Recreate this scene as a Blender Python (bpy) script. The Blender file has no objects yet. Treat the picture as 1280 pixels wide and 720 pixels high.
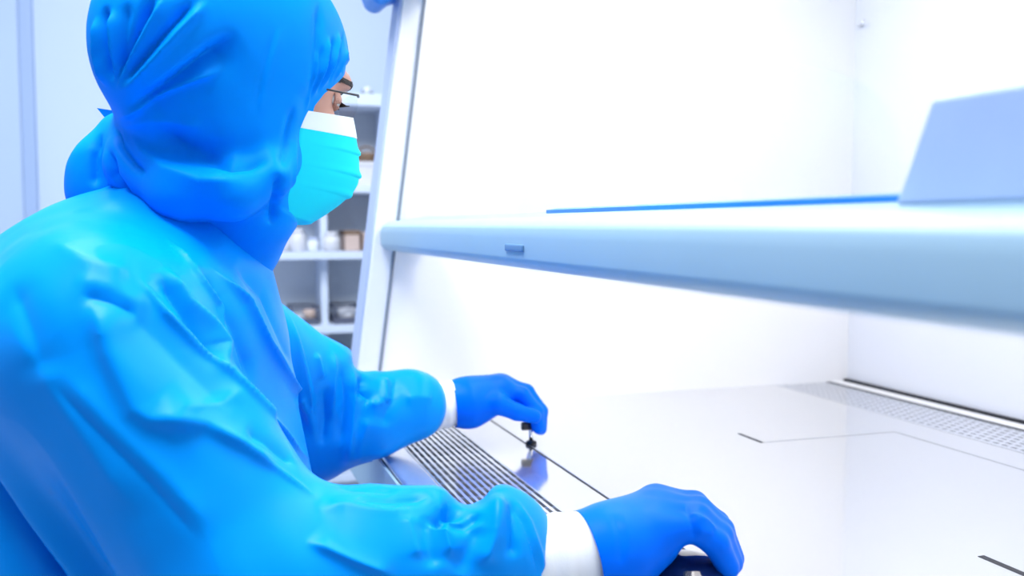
import bpy, bmesh, math, random
import numpy as np
from mathutils import Vector, Matrix
from mathutils.bvhtree import BVHTree

random.seed(4); rng = np.random.default_rng(4)
S = bpy.context.scene
COL = S.collection

# ------------------------------------------------------------------ camera
FPX, YAW, PIT = 1200.0, math.radians(18.05), math.radians(3.77)
CAM = np.array([0.0, 0.0, 1.29])
_f0 = np.array([math.sin(YAW), math.cos(YAW), 0.0]); CR = np.array([math.cos(YAW), -math.sin(YAW), 0.0]); _z = np.array([0, 0, 1.0])
CF = _f0 * math.cos(PIT) - _z * math.sin(PIT); CU = _f0 * math.sin(PIT) + _z * math.cos(PIT)

def at(u, v, fw):
    """a point of the place seen in that direction, fw metres ahead"""
    return CAM + (CF * FPX + CR * (u - 640) + CU * (360 - v)) / FPX * fw

cd = bpy.data.cameras.new('camera'); cam = bpy.data.objects.new('camera', cd); COL.objects.link(cam)
cam.location = CAM; cam.rotation_euler = (math.pi / 2 - PIT, 0, -YAW)
cd.sensor_width = 36; cd.lens = 36 * FPX / 1280; cd.clip_start = 0.02
cd.dof.use_dof = True; cd.dof.focus_distance = 1.02; cd.dof.aperture_fstop = 4.5
S.camera = cam

# ------------------------------------------------------------------ materials
def mat(name, col, rough=0.5, metal=0.0, spec=0.5, emit=None, es=0, coat=0, bump=None, sheen=0, var=None):
    m = bpy.data.materials.new(name); m.use_nodes = True
    nt = m.node_tree; b = nt.nodes['Principled BSDF']
    b.inputs['Base Color'].default_value = (*col, 1); b.inputs['Roughness'].default_value = rough
    b.inputs['Metallic'].default_value = metal; b.inputs['Specular IOR Level'].default_value = spec
    b.inputs['Coat Weight'].default_value = coat
    if sheen: b.inputs['Sheen Weight'].default_value = sheen
    if emit: b.inputs['Emission Color'].default_value = (*emit, 1); b.inputs['Emission Strength'].default_value = es
    tc = nt.nodes.new('ShaderNodeTexCoord')
    if bump:
        n = nt.nodes.new('ShaderNodeTexNoise'); n.inputs['Scale'].default_value = bump[0]; n.inputs['Detail'].default_value = 4
        bp = nt.nodes.new('ShaderNodeBump'); bp.inputs['Strength'].default_value = bump[1]; bp.inputs['Distance'].default_value = bump[2]
        nt.links.new(tc.outputs['Object'], n.inputs['Vector']); nt.links.new(n.outputs['Fac'], bp.inputs['Height']); nt.links.new(bp.outputs['Normal'], b.inputs['Normal'])
    if var:
        n2 = nt.nodes.new('ShaderNodeTexNoise'); n2.inputs['Scale'].default_value = var[0]; n2.inputs['Detail'].default_value = 3
        mx = nt.nodes.new('ShaderNodeMix'); mx.data_type = 'RGBA'
        mx.inputs['A'].default_value = (*col, 1); mx.inputs['B'].default_value = (*var[1], 1)
        nt.links.new(tc.outputs['Object'], n2.inputs['Vector']); nt.links.new(n2.outputs['Fac'], mx.inputs['Factor']); nt.links.new(mx.outputs['Result'], b.inputs['Base Color'])
    return m

M = {}
M['gown'] = mat('gown_fabric', (0.0, 0.315, 0.96), 0.34, spec=0.10, bump=(900, .12, .0006))
M['hood'] = mat('hood_fabric', (0.0, 0.285, 0.94), 0.5, spec=0.04, bump=(700, .15, .0006))
M['glove'] = mat('nitrile', (0.0, 0.155, 0.93), 0.34, spec=0.05, bump=(500, .08, .0004))
M['cuff'] = mat('knit_cuff', (0.9, 0.92, 0.95), 0.8, bump=(600, .25, .0008))
M['mask'] = mat('mask_fabric', (0.01, 0.76, 0.86), 0.7, spec=.1, bump=(600, .1, .0005))
M['band'] = mat('mask_white', (0.86, 0.93, 0.95), 0.7)
M['skin'] = mat('skin', (0.60, 0.30, 0.22), 0.5, bump=(300, .1, .0004), var=(40, (0.66, 0.36, 0.27)))
M['hair'] = mat('brow_hair', (0.02, 0.012, 0.01), 0.5)
M['eye'] = mat('eye_white', (0.75, 0.76, 0.74), 0.2)
M['iris'] = mat('iris_brown', (0.05, 0.025, 0.015), 0.15)
M['black'] = mat('black_frame', (0.012, 0.012, 0.015), 0.3)
M['steel'] = mat('polished_steel', (0.80, 0.80, 0.80), 0.09, metal=0.85, bump=(60, .02, .001))
M['satin'] = mat('satin_steel', (0.82, 0.84, 0.88), 0.22, metal=0.8)
M['white'] = mat('white_enamel', (0.88, 0.89, 0.91), 0.35)
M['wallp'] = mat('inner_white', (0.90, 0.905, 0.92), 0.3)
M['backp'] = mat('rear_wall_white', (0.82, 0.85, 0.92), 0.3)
M['lav'] = mat('pale_blue_shade', (0.50, 0.58, 0.80), 0.4)  # shaded tone of the panel fronts; also the beaker lid's own colour
M['bar'] = mat('blue_grey_plastic', (0.34, 0.50, 0.60), 0.4, var=(6, (0.38, 0.54, 0.64)))
M['latch'] = mat('latch_plastic', (0.13, 0.27, 0.45), 0.4)
M['block'] = mat('lavender_plastic', (0.60, 0.70, 0.93), 0.35, var=(25, (0.52, 0.62, 0.90)))
M['bluecap'] = mat('bright_blue_plastic', (0.03, 0.27, 0.8), 0.35)
M['dark'] = mat('dark_cavity', (0.02, 0.022, 0.03), 0.6)
M['grey'] = mat('grey_rubber', (0.22, 0.25, 0.30), 0.5)
M['navy'] = mat('navy_gloss', (0.006, 0.012, 0.06), 0.06, coat=1.0)
M['seam'] = mat('seam_shade', (0.30, 0.32, 0.36), 0.5)
M['trough'] = mat('trough_paint', (0.30, 0.33, 0.42), 0.5)
M['chrome'] = mat('chrome', (0.85, 0.87, 0.9), 0.1, metal=1)
M['wall'] = mat('room_wall', (0.66, 0.77, 0.93), 0.7, bump=(80, .05, .001))
M['door'] = mat('door_paint', (0.56, 0.69, 0.90), 0.45)
M['trim'] = mat('trim_paint', (0.42, 0.55, 0.80), 0.5)
M['floor'] = mat('vinyl_floor', (0.6, 0.66, 0.74), 0.35, var=(3, (0.55, 0.6, 0.7)))
M['shelf'] = mat('shelf_enamel', (0.70, 0.78, 0.93), 0.5)
M['shelfback'] = mat('shelf_back', (0.78, 0.82, 0.88), 0.6)
M['jar'] = mat('white_jar', (0.72, 0.72, 0.76), 0.4)
M['tan'] = mat('tan_card', (0.62, 0.48, 0.42), 0.6)
M['brown'] = mat('brown_weave', (0.22, 0.14, 0.09), 0.7, bump=(120, .6, .004))
M['darkbox'] = mat('dark_tray', (0.10, 0.11, 0.16), 0.5)
M['lamp'] = mat('lamp_tube', (1, 1, 1), 0.5, emit=(1, 0.97, 0.95), es=8)

# clear pane: mostly see-through with a faint mirror
gm = bpy.data.materials.new('sash_glass'); gm.use_nodes = True; nt = gm.node_tree; nt.nodes.clear()
o_ = nt.nodes.new('ShaderNodeOutputMaterial'); mixs = nt.nodes.new('ShaderNodeMixShader'); tr = nt.nodes.new('ShaderNodeBsdfTransparent'); gl = nt.nodes.new('ShaderNodeBsdfGlossy'); fr = nt.nodes.new('ShaderNodeMath'); lw = nt.nodes.new('ShaderNodeLayerWeight')
fr.operation = 'MULTIPLY'; fr.inputs[1].default_value = .12; lw.inputs['Blend'].default_value = .3; nt.links.new(lw.outputs['Facing'], fr.inputs[0]); gl.inputs['Roughness'].default_value = 0.03; tr.inputs['Color'].default_value = (.97, .985, .99, 1)
nt.links.new(fr.outputs[0], mixs.inputs[0]); nt.links.new(tr.outputs[0], mixs.inputs[1]); nt.links.new(gl.outputs[0], mixs.inputs[2]); nt.links.new(mixs.outputs[0], o_.inputs[0])
M['glass'] = gm

# ------------------------------------------------------------------ scene graph helpers
def thing(name, label, cat, loc, group=None):
    o = bpy.data.objects.new(name, None); COL.objects.link(o); o.location = loc; o.empty_display_size = .05
    o['label'] = label; o['category'] = cat
    if group: o['group'] = group
    return o

def tag(o, label=None, cat=None, group=None, kind=None):
    if label: o['label'] = label
    if cat: o['category'] = cat
    if group: o['group'] = group
    if kind: o['kind'] = kind
    return o

def link(name, me, m, parent=None, smooth=False):
    o = bpy.data.objects.new(name, me); COL.objects.link(o)
    for mm in (m if isinstance(m, (list, tuple)) else [m]): me.materials.append(mm)
    if smooth:
        me.polygons.foreach_set('use_smooth', np.ones(len(me.polygons), dtype=bool))
    if parent is not None:
        o.parent = parent            # shapes are drawn in world metres; a part shifts back by its thing's base, a sub-part rides on its part
        if parent.parent is None: o.matrix_parent_inverse = Matrix.Translation(-Vector(parent.location))
    return o

def from_arrays(name, V, F, m, parent=None, smooth=True):
    me = bpy.data.meshes.new(name)
    me.from_pydata([tuple(map(float, v)) for v in V], [], [tuple(int(i) for i in f) for f in F]); me.update()
    return link(name, me, m, parent, smooth)

class B:
    """collects solid shapes into one mesh"""
    def __init__(s): s.V = []; s.F = []
    def add(s, V, F):
        k = len(s.V); s.V += [tuple(map(float, v)) for v in V]; s.F += [tuple(i + k for i in f) for f in F]; return s
    def box(s, x0, x1, y0, y1, z0, z1):
        return s.add([(x0, y0, z0), (x1, y0, z0), (x1, y1, z0), (x0, y1, z0), (x0, y0, z1), (x1, y0, z1), (x1, y1, z1), (x0, y1, z1)],
                     [(0, 3, 2, 1), (4, 5, 6, 7), (0, 1, 5, 4), (1, 2, 6, 5), (2, 3, 7, 6), (3, 0, 4, 7)])
    def prism(s, poly, y0, y1):
        """polygon in (x, z), extruded along y"""
        n = len(poly); V = [(x, y0, z) for x, z in poly] + [(x, y1, z) for x, z in poly]
        F = [tuple(range(n)), tuple(range(2 * n - 1, n - 1, -1))] + [(i, i + n, (i + 1) % n + n, (i + 1) % n) for i in range(n)]
        return s.add(V, F)
    def lathe(s, prof, c, n=28, tilt=None):
        """profile [(r, z)] about a vertical axis at c; closed when r is 0 at an end"""
        V = []; F = []
        for r, z in prof:
            for k in range(n):
                a = 2 * math.pi * k / n; V.append((c[0] + r * math.cos(a), c[1] + r * math.sin(a), c[2] + z))
        for i in range(len(prof) - 1):
            for k in range(n):
                F.append((i * n + k, i * n + (k + 1) % n, (i + 1) * n + (k + 1) % n, (i + 1) * n + k))
        F.append(tuple(range(n - 1, -1, -1))); F.append(tuple(range((len(prof) - 1) * n, len(prof) * n)))
        return s.add(V, F)
    def tube(s, pts, r, n=10):
        pts = [np.array(p, float) for p in pts]; R = r if isinstance(r, (list, tuple)) else [r] * len(pts)
        V = []; F = []; prev = None
        for i, p in enumerate(pts):
            t = pts[min(i + 1, len(pts) - 1)] - pts[max(i - 1, 0)]; t /= np.linalg.norm(t) + 1e-12
            a = prev if prev is not None else (np.array([0, 0, 1.]) if abs(t[2]) < .9 else np.array([1., 0, 0]))
            a = a - t * (a @ t); a /= np.linalg.norm(a); prev = a; b = np.cross(t, a)
            for k in range(n):
                q = 2 * math.pi * k / n; V.append(p + R[i] * (a * math.cos(q) + b * math.sin(q)))
        for i in range(len(pts) - 1):
            for k in range(n): F.append((i * n + k, i * n + (k + 1) % n, (i + 1) * n + (k + 1) % n, (i + 1) * n + k))
        F.append(tuple(range(n - 1, -1, -1))); F.append(tuple(range((len(pts) - 1) * n, len(pts) * n)))
        return s.add(V, F)
    def build(s, name, m, parent=None, bevel=0, smooth=False, seg=2):
        me = bpy.data.meshes.new(name); me.from_pydata(s.V, [], s.F); me.update()
        bm = bmesh.new(); bm.from_mesh(me); bmesh.ops.recalc_face_normals(bm, faces=bm.faces[:]); bm.to_mesh(me); bm.free()
        o = link(name, me, m, parent, smooth)
        if bevel:
            md = o.modifiers.new('edge', 'BEVEL'); md.width = bevel; md.segments = seg; md.limit_method = 'ANGLE'; md.angle_limit = .6
            me.polygons.foreach_set('use_smooth', np.ones(len(me.polygons), dtype=bool))
            wn = o.modifiers.new('shade', 'WEIGHTED_NORMAL'); wn.keep_sharp = False
        return o

# ------------------------------------------------------------------ implicit surfaces for bodies and cloth
def smin(a, b, k):
    if k <= 0: return np.minimum(a, b)
    h = np.maximum(k - np.abs(a - b), 0) / k
    return np.minimum(a, b) - h * h * k * .25
def smax(a, b, k): return -smin(-a, -b, k)

def cone(P, a, b, r1, r2, sc=(1, 1, 1)):
    sc = np.array(sc, dtype=np.float32)
    a = np.array(a, dtype=np.float32) * sc; b = np.array(b, dtype=np.float32) * sc
    d = b - a; q = [P[i] * sc[i] - a[i] for i in range(3)]
    t = np.clip((q[0] * d[0] + q[1] * d[1] + q[2] * d[2]) / (d @ d + 1e-12), 0, 1)
    return np.sqrt((q[0] - t * d[0]) ** 2 + (q[1] - t * d[1]) ** 2 + (q[2] - t * d[2]) ** 2) - (r1 + (r2 - r1) * t)

def ell(P, c, r, Rm=None):
    q = [P[i] - c[i] for i in range(3)]
    if Rm is not None: q = [Rm[j][0] * q[0] + Rm[j][1] * q[1] + Rm[j][2] * q[2] for j in range(3)]
    k0 = np.sqrt(sum((q[i] / r[i]) ** 2 for i in range(3))) + 1e-9; k1 = np.sqrt(sum((q[i] / r[i] ** 2) ** 2 for i in range(3))) + 1e-9
    return k0 * (k0 - 1) / k1

def grid(lo, hi, h):
    lo = np.array(lo, float); n = np.ceil((np.array(hi) - lo) / h).astype(int) + 1
    ax = [(lo[i] + h * np.arange(n[i])).astype(np.float32) for i in range(3)]
    return np.meshgrid(*ax, indexing='ij', sparse=False), lo

def nets(Fv, lo, h):
    """surface of Fv = 0 as quads (surface nets)"""
    Sg = Fv < 0; n = Fv.shape; cs = tuple(k - 1 for k in n)
    corner = [(i, j, k) for i in (0, 1) for j in (0, 1) for k in (0, 1)]
    sl = lambda c: tuple(slice(c[a], c[a] + cs[a]) for a in range(3))
    cnt = sum(Sg[sl(c)].astype(np.int8) for c in corner); act = (cnt > 0) & (cnt < 8)
    idx = np.argwhere(act); num = -np.ones(cs, dtype=np.int64); num[act] = np.arange(len(idx))
    acc = np.zeros((len(idx), 3)); w = np.zeros(len(idx))
    for c in corner:
        for a in range(3):
            if c[a] == 0:
                e = list(c); e[a] = 1
                fa = Fv[tuple((idx + c).T)]; fb = Fv[tuple((idx + e).T)]
                x = (fa < 0) != (fb < 0); t = np.where(x, fa / np.where(x, fa - fb, 1), 0)
                p = np.tile(np.array(c, float), (len(idx), 1)); p[:, a] += t
                acc[x] += p[x]; w[x] += 1
    V = lo + h * (idx + acc / w[:, None])
    F = []
    for a in range(3):
        b, c = (a + 1) % 3, (a + 2) % 3
        s0 = [slice(None)] * 3; s1 = [slice(None)] * 3; s0[a] = slice(0, n[a] - 1); s1[a] = slice(1, n[a])
        ed = np.argwhere(Sg[tuple(s0)] != Sg[tuple(s1)])
        ed = ed[(ed[:, b] > 0) & (ed[:, c] > 0) & (ed[:, b] < n[b] - 1) & (ed[:, c] < n[c] - 1)]
        q = []
        for db, dc in ((-1, -1), (0, -1), (0, 0), (-1, 0)):
            t = ed.copy(); t[:, b] += db; t[:, c] += dc; q.append(num[tuple(t.T)])
        q = np.stack(q, 1); ins = Sg[tuple(ed.T)]
        q[~ins] = q[~ins][:, ::-1]; F.append(q)
    return V, np.concatenate(F)

def normals(V, F):
    N = np.zeros_like(V); d1 = V[F[:, 2]] - V[F[:, 0]]; d2 = V[F[:, -1]] - V[F[:, 1]]; fn = np.cross(d1, d2)
    for k in range(F.shape[1]): np.add.at(N, F[:, k], fn)
    return N / (np.linalg.norm(N, axis=1)[:, None] + 1e-12)

def relax(V, F, it=2, lam=.5):
    E = np.concatenate([F[:, [k, (k + 1) % F.shape[1]]] for k in range(F.shape[1])])
    for _ in range(it):
        A = np.zeros_like(V); c = np.zeros(len(V))
        np.add.at(A, E[:, 0], V[E[:, 1]]); np.add.at(c, E[:, 0], 1); np.add.at(A, E[:, 1], V[E[:, 0]]); np.add.at(c, E[:, 1], 1)
        V = V + lam * (A / np.maximum(c, 1)[:, None] - V)
    return V

def subdivide(V, F):
    """each quad into four"""
    n = len(V); E = np.concatenate([np.sort(F[:, [k, (k + 1) % 4]], axis=1) for k in range(4)])
    Eu, inv = np.unique(E, axis=0, return_inverse=True); inv = inv.reshape(4, len(F)).T + n
    mid = (V[Eu[:, 0]] + V[Eu[:, 1]]) / 2; cen = V[F].mean(1); ci = n + len(Eu) + np.arange(len(F))
    Fn = np.concatenate([np.stack([F[:, k], inv[:, k], ci, inv[:, (k - 1) % 4]], 1) for k in range(4)])
    return np.concatenate([V, mid, cen]), Fn

def vnoise(P, scale, seed=0):
    """smooth value noise in [-1, 1]"""
    r = np.random.default_rng(seed); T = r.uniform(-1, 1, (32, 32, 32)); q = P * scale; i = np.floor(q).astype(int); f = q - i; f = f * f * (3 - 2 * f)
    out = 0
    for a in (0, 1):
        for b in (0, 1):
            for c in (0, 1):
                wgt = (f[:, 0] if a else 1 - f[:, 0]) * (f[:, 1] if b else 1 - f[:, 1]) * (f[:, 2] if c else 1 - f[:, 2])
                out = out + wgt * T[(i[:, 0] + a) % 32, (i[:, 1] + b) % 32, (i[:, 2] + c) % 32]
    return out

def clip_mesh(V, F, g):
    """keep the part of the quad mesh where g >= 0, cut exactly along g = 0"""
    V = list(map(tuple, V)); g = list(g); out = []; cache = {}
    keepall = np.all(np.array(g)[F] >= 0, axis=1); drop = np.all(np.array(g)[F] < 0, axis=1)
    out += [tuple(f) for f in F[keepall]]
    for f in F[~keepall & ~drop]:
        poly = []
        m = len(f)
        for k in range(m):
            a, b = int(f[k]), int(f[(k + 1) % m])
            if g[a] >= 0: poly.append(a)
            if (g[a] >= 0) != (g[b] >= 0):
                key = (min(a, b), max(a, b))
                if key not in cache:
                    t = g[a] / (g[a] - g[b]); p = tuple(V[a][i] + t * (V[b][i] - V[a][i]) for i in range(3)); V.append(p); cache[key] = len(V) - 1
                poly.append(cache[key])
        if len(poly) >= 3: out.append(tuple(poly))
    used = sorted({i for f in out for i in f}); mp = {j: k for k, j in enumerate(used)}
    return [V[j] for j in used], [tuple(mp[i] for i in f) for f in out]

def strokes(V, F, list_, passes=1):
    """folds in cloth: each is a line on the surface (found by looking along its directions) that raises (+) or sinks (-) the cloth near it.
    (points, width px, height mm[, side]) ; side: 0 both sides alike, +1/-1 falls steeply on one side"""
    N = normals(V, F)
    tree = BVHTree.FromPolygons([tuple(v) for v in V], [tuple(f) for f in F])
    D = np.zeros(len(V))
    for st in list_:
        pts, wpx, amp = st[0], st[1], st[2] * .001; side = st[3] if len(st) > 3 else 0
        dense = []
        for (u0, v0), (u1, v1) in zip(pts[:-1], pts[1:]):
            m = max(2, int(math.hypot(u1 - u0, v1 - v0) / 8))
            dense += [(u0 + (u1 - u0) * k / m, v0 + (v1 - v0) * k / m) for k in range(m)]
        dense.append(pts[-1]); Q = []; QN = []
        for u, v in dense:
            d = at(u, v, 1) - CAM; d /= np.linalg.norm(d)
            hit, nn, ix, ds = tree.ray_cast(Vector(CAM), Vector(d))
            if hit is not None: Q.append(np.array(hit)); QN.append(np.array(nn))
        if len(Q) < 2: continue
        # drop points after a depth jump
        Q = np.array(Q); QN = np.array(QN); nq = len(Q)
        fw = np.median((Q - CAM) @ CF); w = wpx * fw / FPX
        lo, hi = Q.min(0) - 6.5 * w, Q.max(0) + 6.5 * w
        sel = np.where(np.all((V > lo) & (V < hi), axis=1))[0]
        best = np.full(len(sel), 1e9); tt = np.zeros(len(sel)); sg = np.zeros(len(sel)); nd = np.zeros(len(sel))
        for k in range(nq - 1):
            a, b = Q[k], Q[k + 1]; ab = b - a; L2 = ab @ ab
            if L2 > .03 ** 2 or L2 < 1e-12: continue
            p = V[sel] - a; t = np.clip(p @ ab / L2, 0, 1); dv = p - t[:, None] * ab; d = np.linalg.norm(dv, axis=1)
            m = d < best; best[m] = d[m]; tt[m] = (k + t[m]) / (nq - 1)
            cr = np.cross(ab / math.sqrt(L2), QN[k]); sg[m] = np.sign(dv[m] @ cr); nd[m] = N[sel[m]] @ QN[k]
        ww = np.full(len(sel), w)
        if side: ww = np.where(sg * side > 0, w * .45, w * 1.6)
        taper = np.clip(np.minimum(tt, 1 - tt) / .22, 0, 1); taper = taper * taper * (3 - 2 * taper)
        prof = np.exp(-(np.sqrt(best ** 2 + (.22 * ww) ** 2) - .22 * ww) / (.85 * ww)); prof = prof * np.clip(1.3 - best / (4 * ww), 0, 1)
        D[sel] += 1.25 * amp * prof * taper * np.clip(nd * 2.5 + .3, 0, 1)
    return V + N * D[:, None]


# ================================================================== the room
def struct(name, m, boxes, bevel=0, parent=None):
    b = B()
    for x in boxes: b.box(*x)
    o = b.build(name, m, parent, bevel)
    if parent is None: o['kind'] = 'structure'
    return o
YB = 4.05
struct('floor', M['floor'], [(-3, 4.5, -2.5, YB + .1, -.06, 0)])
struct('wall_back', M['wall'], [(-3, 4.5, YB, YB + .1, 0, 3.0)])
struct('wall_left', M['wall'], [(-3.1, -3, -2.5, YB + .1, 0, 3.0)])
struct('ceiling', M['wall'], [(-3.1, 4.5, -2.5, YB + .1, 3.0, 3.08)])
d1 = struct('door_1', M['door'], [(-1.58, -.62, YB - .035, YB, 0, 2.6)], .004)
struct('door_frame', M['trim'], [(-.62, -.575, YB - .05, YB, 0, 2.66), (-1.62, -1.58, YB - .05, YB, 0, 2.66), (-1.58, -.62, YB - .05, YB, 2.6, 2.66)], .004, d1)
hb = B().tube([(-1.52, YB - .035, 1.05), (-1.52, YB - .085, 1.05), (-1.40, YB - .085, 1.05)], .011).build('door_handle', M['chrome'], d1, smooth=True)

# ================================================================== the cabinet
W = 0.95                                        # height of its working surface
Y1, Y0 = 1.745, 0.24                            # inner faces of its two ends
def sx(z): return .315 + .131 * (z - 1.05)      # the slant of the sash
cab = thing('safety_cabinet', 'white laminar flow safety cabinet with slanted clear sash and polished steel working surface', 'cabinet', (.8, 1.0, 0))
# end panels, their front edge slants with the sash
prof = [(.30, .10), (1.44, .10), (1.44, 2.05), (sx(2.05) - .04, 2.05), (sx(1.05) - .04, 1.05), (.262, .96), (.262, .86), (.30, .80)]
for ya, yb in ((Y1, Y1 + .075), (Y0 - .075, Y0)):
    sp = B().prism(prof, ya, yb).build('side_panel', M['wallp'], cab, .004)
    yi = ya if ya == Y1 else yb; e = -1 if ya == Y1 else 1
    yo = sorted((yi, yi + e * .004))
    # panel's outer front strip: its shade towards the room put in as pale blue
    st = [(sx(2.05) - .044, 2.05), (sx(1.0) - .044, 1.0), (sx(1.0) - .039, 1.0), (sx(2.05) - .039, 2.05)]
    B().prism(st, ya + .004, yb).build('edge_strip', M['lav'], sp)
    g = [(sx(1.98) - .002, 1.98), (sx(.99) - .002, .99), (sx(.99) + .003, .99), (sx(1.98) + .003, 1.98)]
    B().prism(g, *yo).build('sash_gasket', M['grey'], sp)
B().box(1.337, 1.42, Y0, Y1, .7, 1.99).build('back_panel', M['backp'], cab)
B().box(.36, 1.337, Y0, Y1, 1.93, 1.99).build('top_panel', M['wallp'], cab)
# lamp under the top, behind the front hood
lampo = B().tube([(.62, .40, 1.885), (.62, 1.62, 1.885)], .016, 12).build('lamp_tube', M['lamp'], cab, smooth=True)
for ya in (.37, 1.62): B().box(.60, .64, ya, ya + .03, 1.86, 1.93).build('lamp_holder', M['white'], lampo)
# front hood over the sash, blue rounded end caps
hood_p = [(sx(1.705) - .03, 1.705), (sx(1.705) + .012, 1.705), (.42, 2.05), (.22, 2.05), (.25, 1.80)]
hd = B().prism(hood_p, Y0 - .02, Y1 + .01).build('front_hood', M['satin'], cab, .006)
for ya, yb in ((Y1 + .012, Y1 + .085), (Y0 - .09, Y0 - .022)):
    cap_p = [(.345, 1.70), (.325, 1.683), (.305, 1.69), (.285, 1.74), (.20, 2.07), (.44, 2.07), (.40, 1.72)]
    B().prism(cap_p, ya - .02, yb).build('end_cap', M['bluecap'], hd, .012, seg=4)
# sash pane
gp = [(sx(1.24) + .001, 1.24), (sx(1.72) + .001, 1.72), (sx(1.72) + .006, 1.72), (sx(1.24) + .006, 1.24)]
B().prism(gp, Y0 + .003, Y1 - .005).build('sash_pane', M['glass'], cab)
# sash handle bar: rounded front, sloping top
bp = [(.330, 1.2435), (.321, 1.246), (.315, 1.253), (.314, 1.276), (.318, 1.288), (.330, 1.2955), (.352, 1.298), (.396, 1.305), (.400, 1.300), (.400, 1.252), (.392, 1.2435)]
bar = B().prism(bp, Y0 + .002, Y1 - .006).build('sash_bar', M['bar'], cab, .003, seg=3)
B().box(.3120, .322, .925, .985, 1.262, 1.270).build('latch', M['latch'], bar, .002)
B().prism([(.384, 1.302), (.397, 1.304), (.397, 1.309), (.384, 1.307)], .45, 1.05).build('pane_gap_strip', M['bluecap'], bar)  # solid blue strip standing in for the dark gap between pane and bar
blk = B()
# plain block on the bar's near end: slanted far end
blk.add([(.370, .447, 1.300), (.404, .452, 1.302), (.404, .428, 1.362), (.370, .420, 1.357), (.370, .250, 1.300), (.404, .250, 1.302), (.404, .250, 1.362), (.370, .250, 1.357)],
        [(0, 3, 2, 1), (4, 5, 6, 7), (0, 1, 5, 4), (1, 2, 6, 5), (2, 3, 7, 6), (3, 0, 4, 7)])
blk.build('bar_block', M['block'], bar, .004, seg=3)
# body below, front sill and its apron
B().prism([(.335, .12), (1.33, .12), (1.33, .925), (.335, .925)], Y0, Y1).build('base_body', M['white'], cab, .004)
sill_p = [(.250, .948), (.256, .9515), (.292, .9515), (.292, .93), (.335, .93), (.335, .78), (.285, .80), (.250, .86)]
B().prism(sill_p, Y0, Y1).build('front_sill', M['satin'], cab, .003)
ap = [(.248, .945), (.2495, .86), (.284, .798), (.281, .797), (.246, .858), (.244, .945)]
B().prism(ap, Y0, Y1).build('front_apron', M['bar'], cab)
# slotted intake grille: long bars with cross ribs over a dark trough
gx0, gx1, nb = .292, .404, 12
tro = B().box(gx0 + .001, gx1 - .001, Y0, Y1, .926, .932).build('grille_trough', M['dark'], cab)
gb = B(); pitch = (gx1 - gx0) / nb
gb.box(gx0, gx0 + pitch * .24, Y0, Y1, .946, .951)
for i in range(nb):
    x = gx0 + (i + 1) * pitch
    gb.box(x - pitch * .22, x + (pitch * .22 if i < nb - 1 else 0), Y0, Y1, .946, .951)
y = Y0
while y < Y1 - .01:
    gb.box(gx0, gx1, y, y + .0022, .9455, .9495); y += .036
gb.build('front_grille', M['satin'], cab, 0)
# working surface: front strip, tray, rear part (narrow gaps between them)
ws = B()
ws.box(.404, .4745, Y0, Y1, .93, .951)
ws.box(.4785, 1.158, Y0, Y1, .93, .951)
B().box(.4745, .4785, Y0, Y1, .93, .945).build('tray_gap', M['dark'], cab)
wso = ws.build('work_surface', M['steel'], cab, .0008, seg=1)
sm = B()
sm.box(.829, 1.0795, 1.284, 1.2865, .9505, .9513); sm.box(1.078, 1.0805, Y0, 1.2865, .9505, .9513)
sm.build('tray_seam', M['seam'], wso)
B().box(.826, .832, 1.284, 1.352, .9505, .9514).build('lift_slot', M['dark'], wso)
B().box(.752, .760, .55, .768, .9505, .9514).build('lift_slot', M['dark'], wso)
# rear outlet: rows of slots, then two rails
rg = B(); rows, px = 7, .017; ycur = Y0
for i in range(rows):
    x0 = 1.160 + i * px; rg.box(x0, x0 + px * .62, Y0, Y1, .946, .951)
    yy = Y0 + (i % 2) * .009
    while yy < Y1 - .01:
        rg.box(x0 + px * .62, x0 + px, yy, yy + .006, .946, .951); yy += .018
rg.box(1.277, 1.283, Y0, Y1, .946, .951)
B().box(1.158, 1.337, Y0, Y1, .925, .938).build('outlet_trough', M['trough'], cab)
rg.build('rear_grille', M['satin'], cab)
B().box(1.293, 1.322, Y0, Y1, .938, .953).build('rear_rail', M['wallp'], cab, .002)
for xa, xb, zt in ((1.283, 1.293, .9515), (1.327, 1.337, .956)): B().box(xa, xb, Y0, Y1, .938, zt).build('rail_gap', M['dark'], cab)
B().tube([(1.337, 1.722, 1.708), (1.327, 1.722, 1.708), (1.322, 1.712, 1.706), (1.322, 1.698, 1.712)], .003, 8).build('wall_hook', M['satin'], cab, smooth=True)

# ================================================================== the person
PY = 'person'
per = thing('person', 'person in blue hooded surgical gown, mask and blue gloves reaching into the cabinet', 'person', (-.05, 1.08, 0))

# ---- skeleton
Hc = at(317, 118, 1.03)                                   # middle of the head, at eye height
ya = math.radians(33); pd = math.radians(9)
hf = np.array([math.cos(ya) * math.cos(pd), math.sin(ya) * math.cos(pd), -math.sin(pd)])
hs = np.array([-math.sin(ya), math.cos(ya), 0.0]); hu = np.cross(hf, hs)
HR = np.stack([hf, hs, hu])
def H(f, s, z): return Hc + f * hf + s * hs + z * hu
SHN, SHF = np.array([-.085, .90, 1.185]), np.array([-.03, 1.27, 1.185])
ELN, ELF = np.array([.045, .835, .975]), np.array([.13, 1.405, .985])
WRN, WRF = at(735, 690, .875), at(570, 503, 1.455)

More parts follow.
